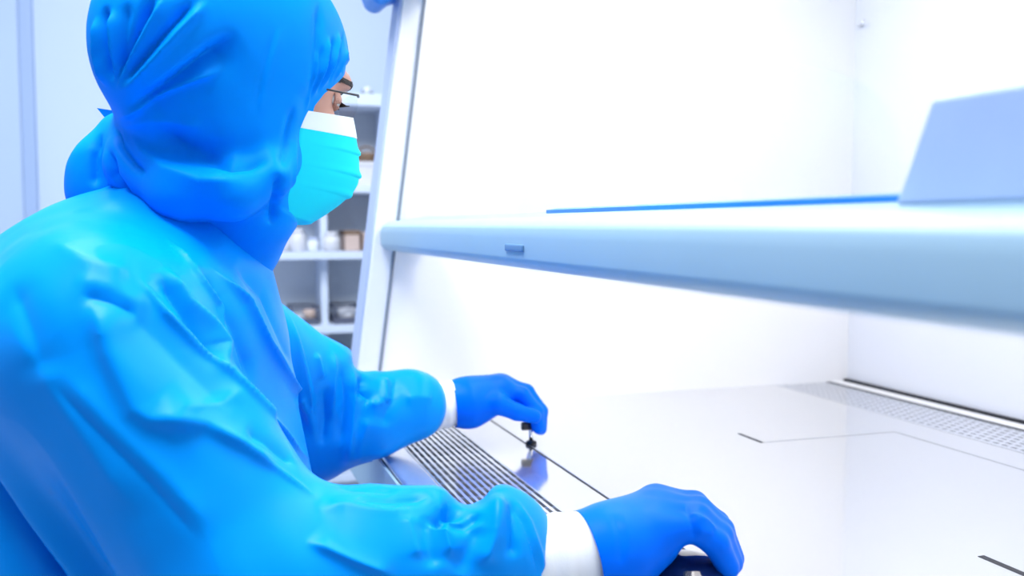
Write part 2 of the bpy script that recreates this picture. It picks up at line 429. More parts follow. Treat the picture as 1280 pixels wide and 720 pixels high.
# ---- gown
h = .0038
P, lo = grid((-.36, .66, .64), (.42, 1.56, 1.36), h)
torso = cone(P, (-.09, 1.08, 1.14), (-.06, 1.09, .55), .155, .175, (1, .78, 1))
torso = smin(torso, cone(P, (-.01, 1.10, 1.14), (.072, 1.115, .55), .085, .142), .10)
yoke = cone(P, SHN + (.0, .02, .01), SHF + (-.01, -.02, .01), .080, .078)
torso = smin(torso, yoke, .10)
torso = smin(torso, cone(P, (-.07, 1.085, 1.20), (-.02, 1.09, 1.275), .105, .070), .08)     # collar
NE, FE = at(612, 685, .862), at(515, 506, 1.425)             # where the sleeves end
sn = smin(cone(P, SHN, ELN, .085, .086), cone(P, ELN, NE, .090, .057), .022)
MF = at(405, 478, 1.38)
sn = smax(sn, -cone(P, at(588, 610, .78), at(585, 605, .98), .0190, .0190), .014)
sf = smin(smin(cone(P, SHF, MF, .085, .052), cone(P, MF, ELF, .052, .070), .03), smin(cone(P, ELF, at(455, 530, 1.40), .068, .055), cone(P, at(470, 512, 1.41), FE, .050, .052), .04), .03)
sf = smax(sf, -cone(P, at(452, 452, 1.30), at(454, 452, 1.52), .014, .014), .014)
G = smin(torso, sn, .022); G = smin(G, sf, .03)
V, F = nets(G, lo, h); V = relax(V, F, 3)
V, F = subdivide(V, F); V = relax(V, F, 2)
GOWN_STROKES = [
 ([(111, 369), (136, 444), (169, 513), (187, 526), (255, 533)], 22, 7, 1),
 ([(187, 528), (255, 533), (300, 556), (345, 590)], 16, 5, 1),
 ([(54, 463), (117, 530), (187, 603), (257, 685)], 6, -2.0),
 ([(70, 455), (133, 522), (203, 592), (275, 672)], 16, 3),
 ([(10, 350), (40, 420), (60, 480)], 22, -4), ([(0, 390), (60, 470), (120, 560), (180, 650)], 26, 4),
 ([(60, 300), (110, 330), (165, 345)], 20, 3),
 ([(100, 368), (135, 379), (172, 396)], 9, -3.2), ([(90, 350), (140, 363), (190, 388)], 18, 2),
 ([(165, 335), (205, 394), (244, 434), (281, 466), (317, 502), (367, 556), (402, 590)], 4, 4.5), ([(172, 345), (205, 394), (244, 434), (281, 466), (317, 502), (367, 556), (395, 580)], 18, 3.2),
 ([(150, 380), (200, 430), (240, 470), (290, 520)], 28, -4),
 ([(196, 340), (216, 372), (236, 402), (254, 428), (280, 462)], 13, -9),
 ([(205, 335), (235, 380), (262, 408), (278, 432), (281, 463)], 13, 8, -1),
 ([(205, 290), (245, 347), (272, 383), (280, 415), (282, 462)], 3.6, 3.5), ([(212, 300), (245, 347), (272, 383), (279, 410)], 12, 3),
 ([(250, 330), (280, 372), (300, 415), (312, 455), (318, 490)], 13, -7),
 ([(262, 330), (306, 376), (331, 426), (360, 473), (384, 512), (394, 555)], 3.6, 4), ([(268, 338), (306, 376), (331, 426), (360, 473), (384, 512), (392, 545)], 15, 4, 1),
 ([(290, 330), (330, 370), (350, 420), (372, 470)], 12, -4),
 ([(338, 330), (360, 390), (378, 452), (389, 499), (394, 560)], 5, 3.4, -1),
 ([(215, 514), (270, 508), (305, 488)], 12, 2.2),
 ([(300, 540), (330, 555), (372, 585)], 12, -4),
 ([(-40, 560), (20, 660), (60, 712), (95, 750)], 15, -42, -1),
 # near forearm
 ([(380, 676), (405, 687), (440, 702), (495, 722)], 9, 5, 1),
 ([(395, 640), (430, 632), (480, 640), (520, 640)], 16, 3.5), ([(440, 628), (490, 628), (540, 622)], 7, -3),
 ([(400, 600), (440, 612), (500, 616)], 10, -2.5),
 ([(585, 612), (578, 632), (556, 640), (548, 660)], 10, -14), ([(600, 640), (580, 655), (560, 650)], 9, -6),
 ([(556, 608), (552, 630), (556, 660), (566, 700)], 9, 5),
 ([(618, 608), (624, 635), (618, 670), (600, 712)], 10, 8), ([(634, 625), (640, 660), (640, 700)], 7, -5),
 ([(600, 655), (585, 690), (570, 718)], 12, -4), ([(530, 640), (535, 670), (545, 712)], 10, -4), ([(510, 640), (518, 670), (525, 700)], 10, 3),
 ([(641, 622), (661, 653), (674, 692), (680, 722)], 3, 2.5), ([(634, 622), (654, 655), (666, 692), (671, 722)], 2.6, -2), ([(255, 533), (302, 560), (345, 588), (400, 628)], 4, 3),
 # far sleeve
 ([(415, 436), (418, 470), (415, 530)], 6, 5), ([(428, 450), (432, 500), (425, 560)], 9, -6), ([(395, 440), (403, 475)], 5, 4), ([(404, 480), (406, 520), (404, 560)], 7, -5),
 ([(440, 458), (444, 490), (440, 540), (432, 588)], 6, 6), ([(452, 468), (450, 490), (466, 506)], 6, -8), ([(447, 494), (470, 507), (482, 500)], 5, 4),
 ([(478, 454), (482, 480), (483, 505)], 5, 4.5), ([(494, 470), (490, 500), (476, 535)], 8, -4), ([(505, 500), (525, 496), (540, 500)], 8, 3), ([(462, 520), (450, 560), (440, 590)], 8, 4),
]
V = relax(strokes(V, F, GOWN_STROKES), F, 2, .5)
# fine slack in the cloth everywhere
Nn = normals(V, F); sq = np.stack([V[:, 0] + .4 * V[:, 2], V[:, 1], V[:, 2] * .45], 1)
V = V + Nn * (.0022 * (1 - 2 * np.abs(vnoise(sq, 13, 3))) + .0011 * vnoise(sq, 31, 5))[:, None]
# the sleeves rest on the sill, they do not sink into it
m_ = (V[:, 0] > .232) & (V[:, 2] < .9535) & (V[:, 2] > .88); V[m_, 2] = .9535
gown = from_arrays('gown', V, F, M['gown'], per)
# lower skirt of the gown
sk = []
nn = 72
for i, z in enumerate(np.linspace(.66, .30, 14)):
    for k in range(nn):
        a = 2 * math.pi * k / nn; fl = (.66 - z) * (.12 + .05 * math.sin(9 * a) + .03 * math.sin(5 * a + 1))
        sk.append((-.045 + (.17 + fl) * math.cos(a), 1.09 + (.215 + fl) * math.sin(a), z))
skf = [(i * nn + k, i * nn + (k + 1) % nn, (i + 1) * nn + (k + 1) % nn, (i + 1) * nn + k) for i in range(13) for k in range(nn)]
o = from_arrays('gown_skirt', sk, skf, M['gown'], per); md = o.modifiers.new('cloth', 'SOLIDIFY'); md.thickness = .002

# ---- hood
hh = .0045
P, lo = grid((-.26, .80, 1.18), (.26, 1.36, 1.66), hh)
Q = [sum(HR[j][i] * (P[i] - Hc[i]) for i in range(3)) for j in range(3)]     # head coordinates
hood = ell(Q, (-.012, 0, .04), (.116, .092, .112))
hood = smin(hood, ell(Q, (-.105, 0, .03), (.075, .075, .095)), .05)          # hair gathered at the back
hood = smin(hood, ell(Q, (.0, 0, -.05), (.088, .074, .10)), .06)
nb = at(232, 170, 1.02); 
hood = smin(hood, cone(P, at(250, 165, 1.03), at(245, 250, 1.03), .080, .080), .04)
hood = smin(hood, cone(P, at(300, 190, 1.0), at(318, 268, 1.0), .050, .034), .05)
hood = smin(hood, cone(P, at(172, 195, 1.05), at(158, 232, 1.05), .040, .060), .02)
hood = smin(hood, cone(P, at(140, 160, 1.035), at(130, 205, 1.02), .012, .028), .02); hood = smin(hood, cone(P, at(130, 205, 1.02), at(128, 240, 1.02), .028, .032), .02)
hood = smin(hood, cone(P, at(278, 225, 1.03), at(282, 300, 1.04), .058, .060), .02)
roll = [at(u, v, w) for u, v, w in ((146, 160, 1.02), (168, 205, .970), (225, 240, .935), (290, 238, .930), (335, 222, .950), (362, 200, .975))]
for k_, (a_, b_) in enumerate(zip(roll[:-1], roll[1:])): hood = smin(hood, cone(P, a_, b_, .012 if k_ == 0 else .027 if k_ < 4 else .021, .027 if k_ < 3 else .019), .016)
V, F = nets(hood, lo, hh); V = relax(V, F, 3); V, F = subdivide(V, F); V = relax(V, F, 2)
HOOD_STROKES = [
 ([(198, -10), (173, 38), (150, 82), (143, 115)], 7, -7), ([(210, -10), (185, 29), (152, 84), (145, 118)], 6, 5),
 ([(250, -5), (207, 42), (170, 85), (150, 110)], 7, -6), ([(262, 0), (220, 40), (180, 85), (150, 118)], 6, 5),
 ([(300, 38), (262, 66), (224, 95), (185, 122), (155, 138)], 15, -9, 1), ([(285, 85), (240, 103), (207, 118), (170, 138), (146, 150)], 8, 5, -1),
 ([(131, 5), (133, 60), (140, 105)], 5, -6), ([(140, 10), (141, 60), (144, 108)], 5, 4), ([(160, 0), (152, 50), (147, 95)], 6, -3),
 ([(120, 20), (121, 70), (132, 110)], 6, 3),
 ([(190, 160), (230, 185), (290, 203), (345, 196)], 15, -6), ([(146, 156), (190, 150), (260, 160)], 10, 2),
 ([(141, 156), (150, 182), (168, 206), (186, 220)], 5, -4), ([(160, 160), (180, 190), (205, 212), (250, 226), (300, 226)], 10, 3),
 ([(126, 165), (118, 195), (119, 236)], 5, -3.5), 
 ([(132, 180), (142, 220), (165, 250), (202, 274)], 6, -5),
 ([(346, 30), (328, 95), (318, 150)], 3, -1.0), ([(352, 30), (334, 95), (322, 150)], 5, .8),
 ([(400, 0), (398, 60), (390, 125)], 6, -2.5), ([(425, 40), (418, 75), (410, 112)], 3.2, 2.5), ([(436, 40), (432, 70), (426, 100)], 3, 2.5), ([(412, 45), (406, 85), (399, 122)], 3.2, 2.5),
 ([(400, 60), (396, 100), (390, 140)], 3.2, 2), ([(418, 45), (412, 80), (405, 118)], 3, -2.5), ([(430, 40), (425, 72), (418, 106)], 3, -2.5), ([(441, 40), (438, 65), (434, 90)], 2.6, -2.5), ([(405, 55), (400, 95), (393, 130)], 3, -2),
 ([(370, 130), (360, 170), (352, 215)], 7, -3), ([(380, 160), (372, 200), (366, 240)], 4, 2),
 ([(350, 215), (345, 250), (338, 285)], 7, -4),
]
V = strokes(V, F, [(a_[0], a_[1], a_[2] * 1.7) + tuple(a_[3:]) for a_ in HOOD_STROKES]); V = relax(V, F, 1)
def headspace(V): return (V - Hc) @ HR.T
q = headspace(V)
# the elastic draws the cloth in round the face
fb0 = np.interp(q[:, 2], [-.150, -.135, -.125, -.09, -.055, -.012, .004, .020, .038, .054, .062], [.20, .075, .035, .022, .018, .024, .036, .055, .078, .100, .20])
wq = np.clip(1 - (fb0 - q[:, 0]) / .045, 0, 1); wq = wq * wq * (3 - 2 * wq) * (q[:, 0] > -.04)
q[:, 1] *= 1 - .15 * wq; V = Hc + q @ HR
# opening for the face, and the lower hem over the shoulders
fb = fb0
g_face = (fb - q[:, 0]) / .05
hv, hf_ = clip_mesh(V, F, g_face)
hood_o = from_arrays('hood', hv, hf_, M['hood'], per)
md = hood_o.modifiers.new('cloth', 'SOLIDIFY'); md.thickness = .0016; md.offset = -1

# ---- body: head with face, neck, trunk, arms and legs in one surface
hb_ = .004
P, lo = grid((-.20, .90, 1.15), (.24, 1.28, 1.62), hb_)
Q = [sum(HR[j][i] * (P[i] - Hc[i]) for i in range(3)) for j in range(3)]
hd_ = ell(Q, (-.008, 0, .035), (.104, .074, .088))
hd_ = smin(hd_, ell(Q, (.028, 0, -.045), (.066, .056, .072)), .03)
hd_ = smin(hd_, ell(Q, (.064, 0, -.098), (.022, .022, .02)), .03)
hd_ = smin(hd_, cone(Q, (.086, -.036, .031), (.087, .036, .031), .014, .014), .02)
for s_ in (-1, 1):
    hd_ = smin(hd_, ell(Q, (.058, s_ * .040, -.030), (.028, .024, .022)), .02)
    hd_ = smax(hd_, -ell(Q, (.098, s_ * .0385, .0105), (.018, .019, .012)), .012)
    hd_ = smin(hd_, ell(Q, (-.012, s_ * .072, -.012), (.018, .007, .030)), .006)
hd_ = smin(hd_, cone(Q, (.086, 0, .016), (.110, 0, -.030), .0075, .0115), .014)
for s_ in (-1, 1): hd_ = smin(hd_, ell(Q, (.100, s_ * .011, -.036), (.010, .007, .007)), .006)
hd_ = smin(hd_, cone(Q, (.088, -.016, -.062), (.088, .016, -.062), .0055, .0055), .006)
hd_ = smin(hd_, cone(Q, (.086, -.014, -.072), (.086, .014, -.072), .0065, .0065), .006)
hd_ = smin(hd_, cone(P, H(-.02, 0, -.06), (-.05, 1.085, 1.18), .052, .060), .03)
V, F = nets(hd_, lo, hb_); V = relax(V, F, 1); keep = V[:, 2] > 1.155
hq = headspace(V); 
bv, bf = clip_mesh(V, F, V[:, 2] - 1.158)
# trunk, arms and legs (coarser, under the clothes)
P, lo = grid((-.34, .72, -.02), (.46, 1.56, 1.22), .012)
bd = cone(P, (-.06, 1.085, 1.12), (-.05, 1.09, .86), .105, .10, (1, .72, 1))
bd = smin(bd, cone(P, (-.05, 1.085, 1.24), (-.05, 1.085, 1.1), .056, .07), .03)
bd = smin(bd, smin(cone(P, SHN, ELN, .046, .038), cone(P, ELN, WRN, .037, .026), .02), .04)
bd = smin(bd, smin(cone(P, SHF, MF, .040, .032), smin(cone(P, MF, ELF, .032, .032), cone(P, ELF, WRF, .032, .024), .02), .02), .02)
for yy in (.99, 1.19):
    bd = smin(bd, smin(cone(P, (-.05, yy, .86), (-.03, yy, .46), .085, .052), cone(P, (-.03, yy, .46), (-.05, yy, .07), .050, .034), .03), .05)
    bd = smin(bd, cone(P, (-.07, yy, .036), (.10, yy + (.02 if yy > 1.1 else -.02), .03), .034, .028), .03)
V2, F2 = nets(bd, lo, .012); V2 = relax(V2, F2, 1)
bv2, bf2 = clip_mesh(V2, F2, 1.19 - V2[:, 2])
k = len(bv); body = from_arrays('body', list(bv) + list(bv2), list(bf) + [tuple(i + k for i in f) for f in bf2], M['skin'], per)
for yy in (.99, 1.19):
    P, lo = grid((-.14, yy - .07, -.002), (.17, yy + .07, .14), .006)
    d = smin(cone(P, (-.07, yy, .042), (.10, yy, .036), .042, .036), cone(P, (-.05, yy, .04), (-.05, yy, .11), .04, .046), .03)
    d = smax(d, -P[2] + .001, .004); V, F = nets(d, lo, .006); from_arrays('shoe_cover', V, F, M['gown'], per)

# ---- face parts
skin = BVHTree.FromPolygons([tuple(v) for v in bv], [tuple(f) for f in bf])
def on_face(s_, z_, lift=0.0):
    """the point of the face at that width and height"""
    p, n, i, d = skin.ray_cast(Vector(H(.25, s_, z_)), Vector(-hf))
    return (np.array(p) + hf * lift, np.array(n)) if p is not None else (H(.09, s_, z_), hf)
for s_ in (-1, 1):
    c = H(.0725, s_ * .0385, .0095)
    eb = B(); n = 20; prof = [(.0001 + .0118 * math.sin(math.pi * i / 12), -.0118 * math.cos(math.pi * i / 12)) for i in range(13)]
    e = eb.lathe(prof, c, n).build('eyeball', M['eye'], per, smooth=True)
    gz = hf * .8 - hu * .45 + hs * .15; gz /= np.linalg.norm(gz)
    B().tube([c + gz * .0098, c + gz * .0119], [.0056, .0052], 16).build('iris', M['iris'], e, smooth=True)
    # lids: two shell caps leaving a narrow slit
    P, lo = grid(c - .018, c + .018, .0009)
    q_ = [sum(HR[j][i] * (P[i] - c[i]) for i in range(3)) for j in range(3)]
    sh = np.sqrt(q_[0] ** 2 + q_[1] ** 2 + q_[2] ** 2) - .0131
    slit = np.abs(q_[2] + .0035 + .012 * (q_[1] / .013) ** 2 * .2) - .0032 * np.clip(1 - (q_[1] / .0125) ** 2, .0, 1)
    sh = smax(sh, -np.maximum(slit, -q_[0] + .001), .0006)
    sh = np.maximum(sh, -(np.sqrt(q_[0] ** 2 + q_[1] ** 2 + q_[2] ** 2) - .0121)); sh = np.maximum(sh, -q_[0] - .004)
    V, F = nets(sh, lo, .0009); from_arrays('eyelid', V, F, M['skin'], per)
    ls = B()
    for t in np.linspace(-.95, .95, 26):
        s2 = t * .0118; zz = -.0005 - .002 * t * t; ff = math.sqrt(max(.0131 ** 2 - s2 * s2 - zz * zz, 1e-8))
        p = c + hf * ff + hs * s2 + hu * zz
        ls.tube([p, p + hf * .005 + hs * (t * .003) - hu * .0022, p + hf * .0085 + hs * t * .005 - hu * .0018], [.0006, .0005, .0002], 5)
    ls.build('eyelashes', M['hair'], per, smooth=True)
    br = B()
    for i in range(240):
        t = rng.uniform(0, 1); s2 = s_ * (.016 + .050 * t); zz = .0255 + .0085 * math.sin(t * 2.3) - .004 * t + rng.normal(0, .0020 - .0013 * t)
        p, n_ = on_face(s2, zz); p2, n2 = on_face(s2 + s_ * .006, zz + rng.uniform(-.001, .002))
        br.tube([p + n_ * .0004, p2 + n2 * .0008], [.0009, .0003], 5)
    br.build('eyebrow', M['hair'], per, smooth=True)
# rimless spectacles: two clear lenses, dark hinges, wire bridge and thin temples
gl_ = B()
for s_ in (-1, 1):
    gl_.tube([H(.0985, s_ * .0545, .0190), H(.093, s_ * .060, .0185), H(.06, s_ * .070, .0125), H(-.01, s_ * .076, .003)], [.0018, .0014, .0011, .0011], 6)
gl_.tube([H(.108, -.012, .010), H(.113, -.005, .014), H(.113, .005, .014), H(.108, .012, .010)], .0009, 6)
spec = gl_.build('spectacles', M['black'], per, smooth=True)
for s_ in (-1, 1):
    V = []; F = []; n = 32
    for t_, off in ((0, 0), (1, .0012)):
        for k in range(n):
            a = 2 * math.pi * k / n; V.append(H(.106 + off - .010 * (abs(.037 + .021 * math.cos(a)) / .055) ** 2, s_ * (.037 + .0215 * math.cos(a)), +.008 + .0145 * math.sin(a)))
    F = [tuple(range(n)), tuple(range(2 * n - 1, n - 1, -1))] + [(k, k + n, (k + 1) % n + n, (k + 1) % n) for k in range(n)]
    from_arrays('lens', V, F, M['glass'], spec, False)

# ---- mask: pleated sheet over nose and chin
def mask_patch(t0, t1, nz, push=0.0, pleat=True):
    V = []; F = []; nc = 61
    for i in range(nz):
        t = t0 + (t1 - t0) * i / (nz - 1)                # 0 top edge .. 1 under the chin
        te = max(0, t - 1) / .25; z = -.010 - .118 * min(t, 1) - .005 * te
        bulge = .113 + .024 * math.sin(math.pi * min(t * 1.02, 1) * .78 + .10) - .055 * max(0, min(t, 1) - .55) ** 1.5 * 3.0 - .055 * te
        wid = .076 + .002 * math.sin(t * 3) - .014 * min(t, 1) ** 2
        if pleat:
            for tp in (.30, .50, .70):
                d = t - tp
                bulge += .0045 * (math.exp(-(d / .035) ** 2) if d < 0 else math.exp(-(d / .012) ** 2)) 
        for k in range(nc):
            a = -1 + 2 * k / (nc - 1)                     # across
            x = a * 1.25
            f = (bulge + push) * (1 - 1.0 * abs(x / 1.25) ** 2.4) ; s = wid * math.sin(a * 1.45) / math.sin(1.45)
            wave = .0015 * math.sin(7 * a + 9 * t) * t
            V.append(H(f + wave, s, z + .012 * max(0, 1 - t) - .024 * abs(a) ** 1.6 * max(0, 1 - t)))
    for i in range(nz - 1):
        for k in range(nc - 1): F.append((i * nc + k, i * nc + k + 1, (i + 1) * nc + k + 1, (i + 1) * nc + k))
    return V, F
mv, mf = mask_patch(.15, 1.25, 110)
mk = from_arrays('face_mask', mv, mf, M['mask'], per); md = mk.modifiers.new('sheet', 'SOLIDIFY'); md.thickness = .0015
mv, mf = mask_patch(0, .175, 20, .0012, False)
mb_ = from_arrays('mask_band', mv, mf, M['band'], mk); md = mb_.modifiers.new('sheet', 'SOLIDIFY'); md.thickness = .0015

# ---- hood ties at the nape
tb = B(); 
tb.add([at(145, 150, 1.02), at(141, 138, 1.02), at(121, 135, 1.035), at(130, 146, 1.03), at(145, 150, 1.026), at(141, 138, 1.026), at(121, 135, 1.040), at(130, 146, 1.036)],
       [(0, 1, 2, 3), (7, 6, 5, 4), (0, 4, 5, 1), (1, 5, 6, 2), (2, 6, 7, 3), (3, 7, 4, 0)])
tb.build('hood_tie', M['hood'], per)

# ---- knit cuffs
def cuff(a, b, r0, r1, name='knit_cuff'):
    a = np.array(a); b = np.array(b); n = 14
    pts = [a + (b - a) * i / n for i in range(n + 1)]; rr = [r0 + (r1 - r0) * i / n + .0012 * math.sin(i * 1.7) for i in range(n + 1)]
    return B().tube(pts, rr, 40).build(name, M['cuff'], per, smooth=True)
dn = (WRN - ELN) / np.linalg.norm(WRN - ELN); df = (WRF - ELF) / np.linalg.norm(WRF - ELF)
cuff(WRN - dn * .075, WRN + dn * .008, .040, .0362)
cuff(WRF - df * .055, WRF + df * .006, .037, .033)

# ---- gloves: palm, four bent fingers and a thumb in one skin of nitrile
def glove(wr, along, palm_top, fingers, thumb, palm, lo_, hi_, hg=.0018, k=.006, cuff_r=.036, folds=None):
    P, lo = grid(lo_, hi_, hg)
    d = None
    for a, b, r1, r2 in palm:
        c = cone(P, a, b, r1, r2); d = c if d is None else smin(d, c, .022)
    for ch in fingers + [thumb]:
        fg = None
        for (a, r1), (b, r2) in zip(ch[:-1], ch[1:]):
            c = cone(P, a, b, r1, r2); fg = c if fg is None else smin(fg, c, .004)
        d = smin(d, fg, k)
    V, F = nets(d, lo, hg); V = relax(V, F, 2)
    if folds: V = strokes(V, F, folds)
    # open end at the wrist
    g = (V - (wr - along * .004)) @ along
    v2, f2 = clip_mesh(V, F, g)
    o = from_arrays('glove', v2, f2, M['glove'], per); md = o.modifiers.new('skin', 'SOLIDIFY'); md.thickness = .0006; md.offset = 1
    return o
# right hand (near): palm down over the dish, fingers curled over its far rim
def px(*l): return [at(u, v, w) for u, v, w in l]
n_palm = [(at(722, 694, .871), at(770, 684, .880), .0385, .035), (at(770, 684, .880), at(820, 656, .905), .034, .027), (at(770, 692, .872), at(818, 672, .878), .030, .022), (at(770, 674, .895), at(818, 634, .930), .028, .019)]
def chain(pts, rs): return [(np.array(p), r) for p, r in zip(pts, rs)]
n_f = [chain(px((822, 662, .872), (868, 660, .872), (895, 680, .876), (910, 710, .882)), (.0155, .0125, .0112, .0100)),
       chain(px((824, 648, .890), (872, 648, .890), (900, 670, .894), (915, 704, .900)), (.0155, .0125, .0112, .0100)),
       chain(px((824, 637, .910), (874, 638, .909), (902, 662, .912), (917, 698, .918)), (.0155, .0122, .0110, .0098)),
       chain(px((822, 628, .930), (868, 630, .929), (897, 654, .932), (912, 690, .938)), (.0150, .0118, .0106, .0095))]
n_t = chain(px((775, 690, .900), (815, 702, .925), (845, 702, .940), (868, 702, .945)), (.018, .0135, .0115, .0095))
along = (at(770, 682, .872) - at(735, 692, .865)); along /= np.linalg.norm(along)
glove(at(738, 690, .874), along, None, n_f, n_t, n_palm, (.28, .70, .90), (.58, .98, 1.08), k=.010, folds=[([(855, 628), (866, 660), (868, 684)], 6, -2.2), ([(862, 640), (885, 652), (896, 664)], 4, 1.2), ([(872, 662), (892, 668)], 4, 1.2), ([(765, 640), (775, 670), (776, 710)], 4, -1.0), ([(780, 640), (786, 670), (786, 710)], 4, .9)])
# left hand (far): thumb and fingertips pinch the small clip
f_palm = [(at(560, 506, 1.452), at(585, 503, 1.458), .032, .031), (at(585, 503, 1.458), at(624, 488, 1.475), .031, .022), (at(585, 500, 1.465), at(626, 486, 1.50), .028, .021), (at(590, 506, 1.455), at(618, 500, 1.462), .026, .018)]
f_f = [chain(px((622, 486, 1.470), (652, 494, 1.468), (670, 515, 1.470), (672, 534, 1.472)), (.0150, .0115, .0103, .0090)),
       chain(px((628, 482, 1.488), (658, 490, 1.486), (676, 514, 1.484), (676, 536, 1.482)), (.0150, .0118, .0104, .0092)),
       chain(px((628, 483, 1.508), (656, 492, 1.506), (672, 515, 1.502), (673, 533, 1.500)), (.0145, .0113, .0100, .0088)),
       chain(px((624, 486, 1.526), (648, 496, 1.524), (664, 516, 1.520), (666, 530, 1.516)), (.0125, .0100, .0090, .0080))]
f_t = chain(px((598, 508, 1.450), (622, 505, 1.440), (646, 515, 1.445), (668, 521, 1.452)), (.0200, .0150, .0122, .0098))
alf = (at(585, 503, 1.458) - at(560, 506, 1.452)); alf /= np.linalg.norm(alf)
glove(at(570, 505, 1.455), alf, None, f_f, f_t, f_palm, (.32, 1.28, .93), (.60, 1.58, 1.10), k=.008)


# ================================================================== things in the cabinet
# dark glossy dish under the near hand
dz = W + .0012
pc = at(856, 716, .895)
dish = thing('round_dish', 'dark navy glossy round dish with silver rim under the nearer gloved hand', 'dish', (pc[0], pc[1], dz))
c = (pc[0], pc[1], dz)
B().lathe([(.020, 0), (.040, .001), (.044, .004), (.045, .008), (.043, .009)], c, 48).build('base', M['navy'], dish, smooth=True)
B().lathe([(.0455, .0075), (.0468, .009), (.0468, .0105), (.0455, .012), (.043, .0110)], c, 48).build('rim', M['chrome'], dish, smooth=True)
B().lathe([(.0445, .0110), (.042, .0155), (.036, .0215), (.031, .0235), (.029, .0265), (.020, .0305), (.010, .0325), (.002, .0330)], c, 48).build('lid', M['navy'], dish, smooth=True)
# small metal clip pinched by the far hand
kp = at(664, 549, 1.485); kx, ky = float(kp[0]), float(kp[1])
clip = thing('metal_clip', 'small dark metal clip with bright shank pinched by the farther gloved hand', 'clip', (kx, ky, W + .001))
B().lathe([(.008, .0), (.0085, .001), (.0085, .004), (.006, .006), (.003, .0065)], (kx, ky, W + .001), 20).build('foot', M['black'], clip, smooth=True)
B().tube([(kx, ky, W + .006), (kx - .001, ky, W + .022), (kx - .002, ky, W + .034)], [.0032, .0032, .0028], 14).build('shank', M['chrome'], clip, smooth=True)
B().box(kx - .016, kx + .011, ky - .0045, ky + .0045, W + .024, W + .036).build('grip', M['black'], clip, .002)

# ================================================================== shelving behind
YF = 3.50
def zs(v, Y=YF):
    w = Y * .9496; return 1.29 - (v - 281) / FPX * w
SH = thing('shelving_unit', 'pale blue open shelving unit of square compartments against the back wall', 'shelving', (.46, YF + .2, 0))
X0, XD, X1 = .0, .412, .80
levels = [zs(v) for v in (110, 229, 316, 413, 512, 612)]
X2 = -.0
b = B(); b.box(-.02, 1.22, YF + .26, YF + .28, .02, zs(112) - .01); b.build('back_sheet', M['shelfback'], SH)
for i, z in enumerate(levels):
    t = .044 if i == 0 else .028
    B().box(-.02, 1.22, YF, YF + .26, z - t, z).build('shelf_board', M['shelf'], SH, .002)
for i, x in enumerate((-.02, .19 , .4245, .66, .90, 1.195)):
    if i == 1: continue
    B().box(x, x + .026, YF + .075, YF + .259, .0, levels[0] - .044).build('upright', M['shelf'], SH, .002)
def on(u, i, dy=.06):
    """x on shelf i, seen in column u"""
    d = CF * FPX + CR * (u - 640) + CU * (360 - 300); t = (YF + dy) / d[1]; return d[0] * t
def jar(name, label, cat, u, i, r, hgt, m, lidm, group, dy=.07, squat=0):
    x, y, z = on(u, i, dy), YF + dy, levels[i] + .0006
    t = thing(name, label, cat, (x, y, z), group)
    B().lathe([(r * .86, 0), (r, .004), (r * (1 + squat), hgt * .4), (r, hgt * .72), (r * .72, hgt * .80)], (x, y, z), 24).build('vessel', m, t, smooth=True)
    B().lathe([(r * .70, hgt * .79), (r * .78, hgt * .80), (r * .78, hgt * .96), (r * .70, hgt)], (x, y, z), 24).build('lid', lidm, t, smooth=True)
    return t
g1 = 'jars on the middle shelf'
jar('jar', 'white rounded jar at the near end of the middle shelf, beside the gown collar', 'jar', 350, 2, .036, .068, M['jar'], M['jar'], g1, .08, .08)
jar('jar', 'taller white jar between the rounded jar and the grey beaker', 'jar', 372, 2, .028, .082, M['jar'], M['jar'], g1, .07)
jar('beaker', 'small grey beaker in the left compartment of the middle shelf, beside the upright', 'beaker', 391, 2, .021, .050, M['shelfback'], M['lav'], None, .07)
jar('jar', 'white round jar just in front of the shelving upright', 'jar', 414, 2, .030, .070, M['jar'], M['jar'], g1, .038, .06)
def carton(name, label, cat, u0, u1, i, hgt, m, lidm, dep=.14, dy=.05, group=None):
    x0, x1, y, z = on(u0, i, dy), on(u1, i, dy), YF + dy, levels[i] + .0006
    t = thing(name, label, cat, ((x0 + x1) / 2, y + dep / 2, z), group)
    B().box(x0, x1, y, y + dep, z, z + hgt * .8).build('carton_body', m, t, .004)
    B().box(x0 - .002, x1 + .002, y - .002, y + dep + .002, z + hgt * .8, z + hgt).build('carton_lid', lidm, t, .003)
    return t
carton('carton', 'tan carton with brown lid on the middle shelf', 'box', 431, 450, 2, .075, M['tan'], M['brown'])
B_ = carton('carton', 'narrow tan carton on the middle shelf touching the cabinet edge', 'box', 454, 461, 2, .068, M['tan'], M['tan'])
carton('carton', 'pale carton below the brown basket on the upper shelf', 'box', 447, 472, 1, .088, M['jar'], M['jar'])
carton('carton', 'thin brown carton standing left of the pale carton on the upper shelf', 'box', 436, 443, 1, .075, M['tan'], M['brown'])
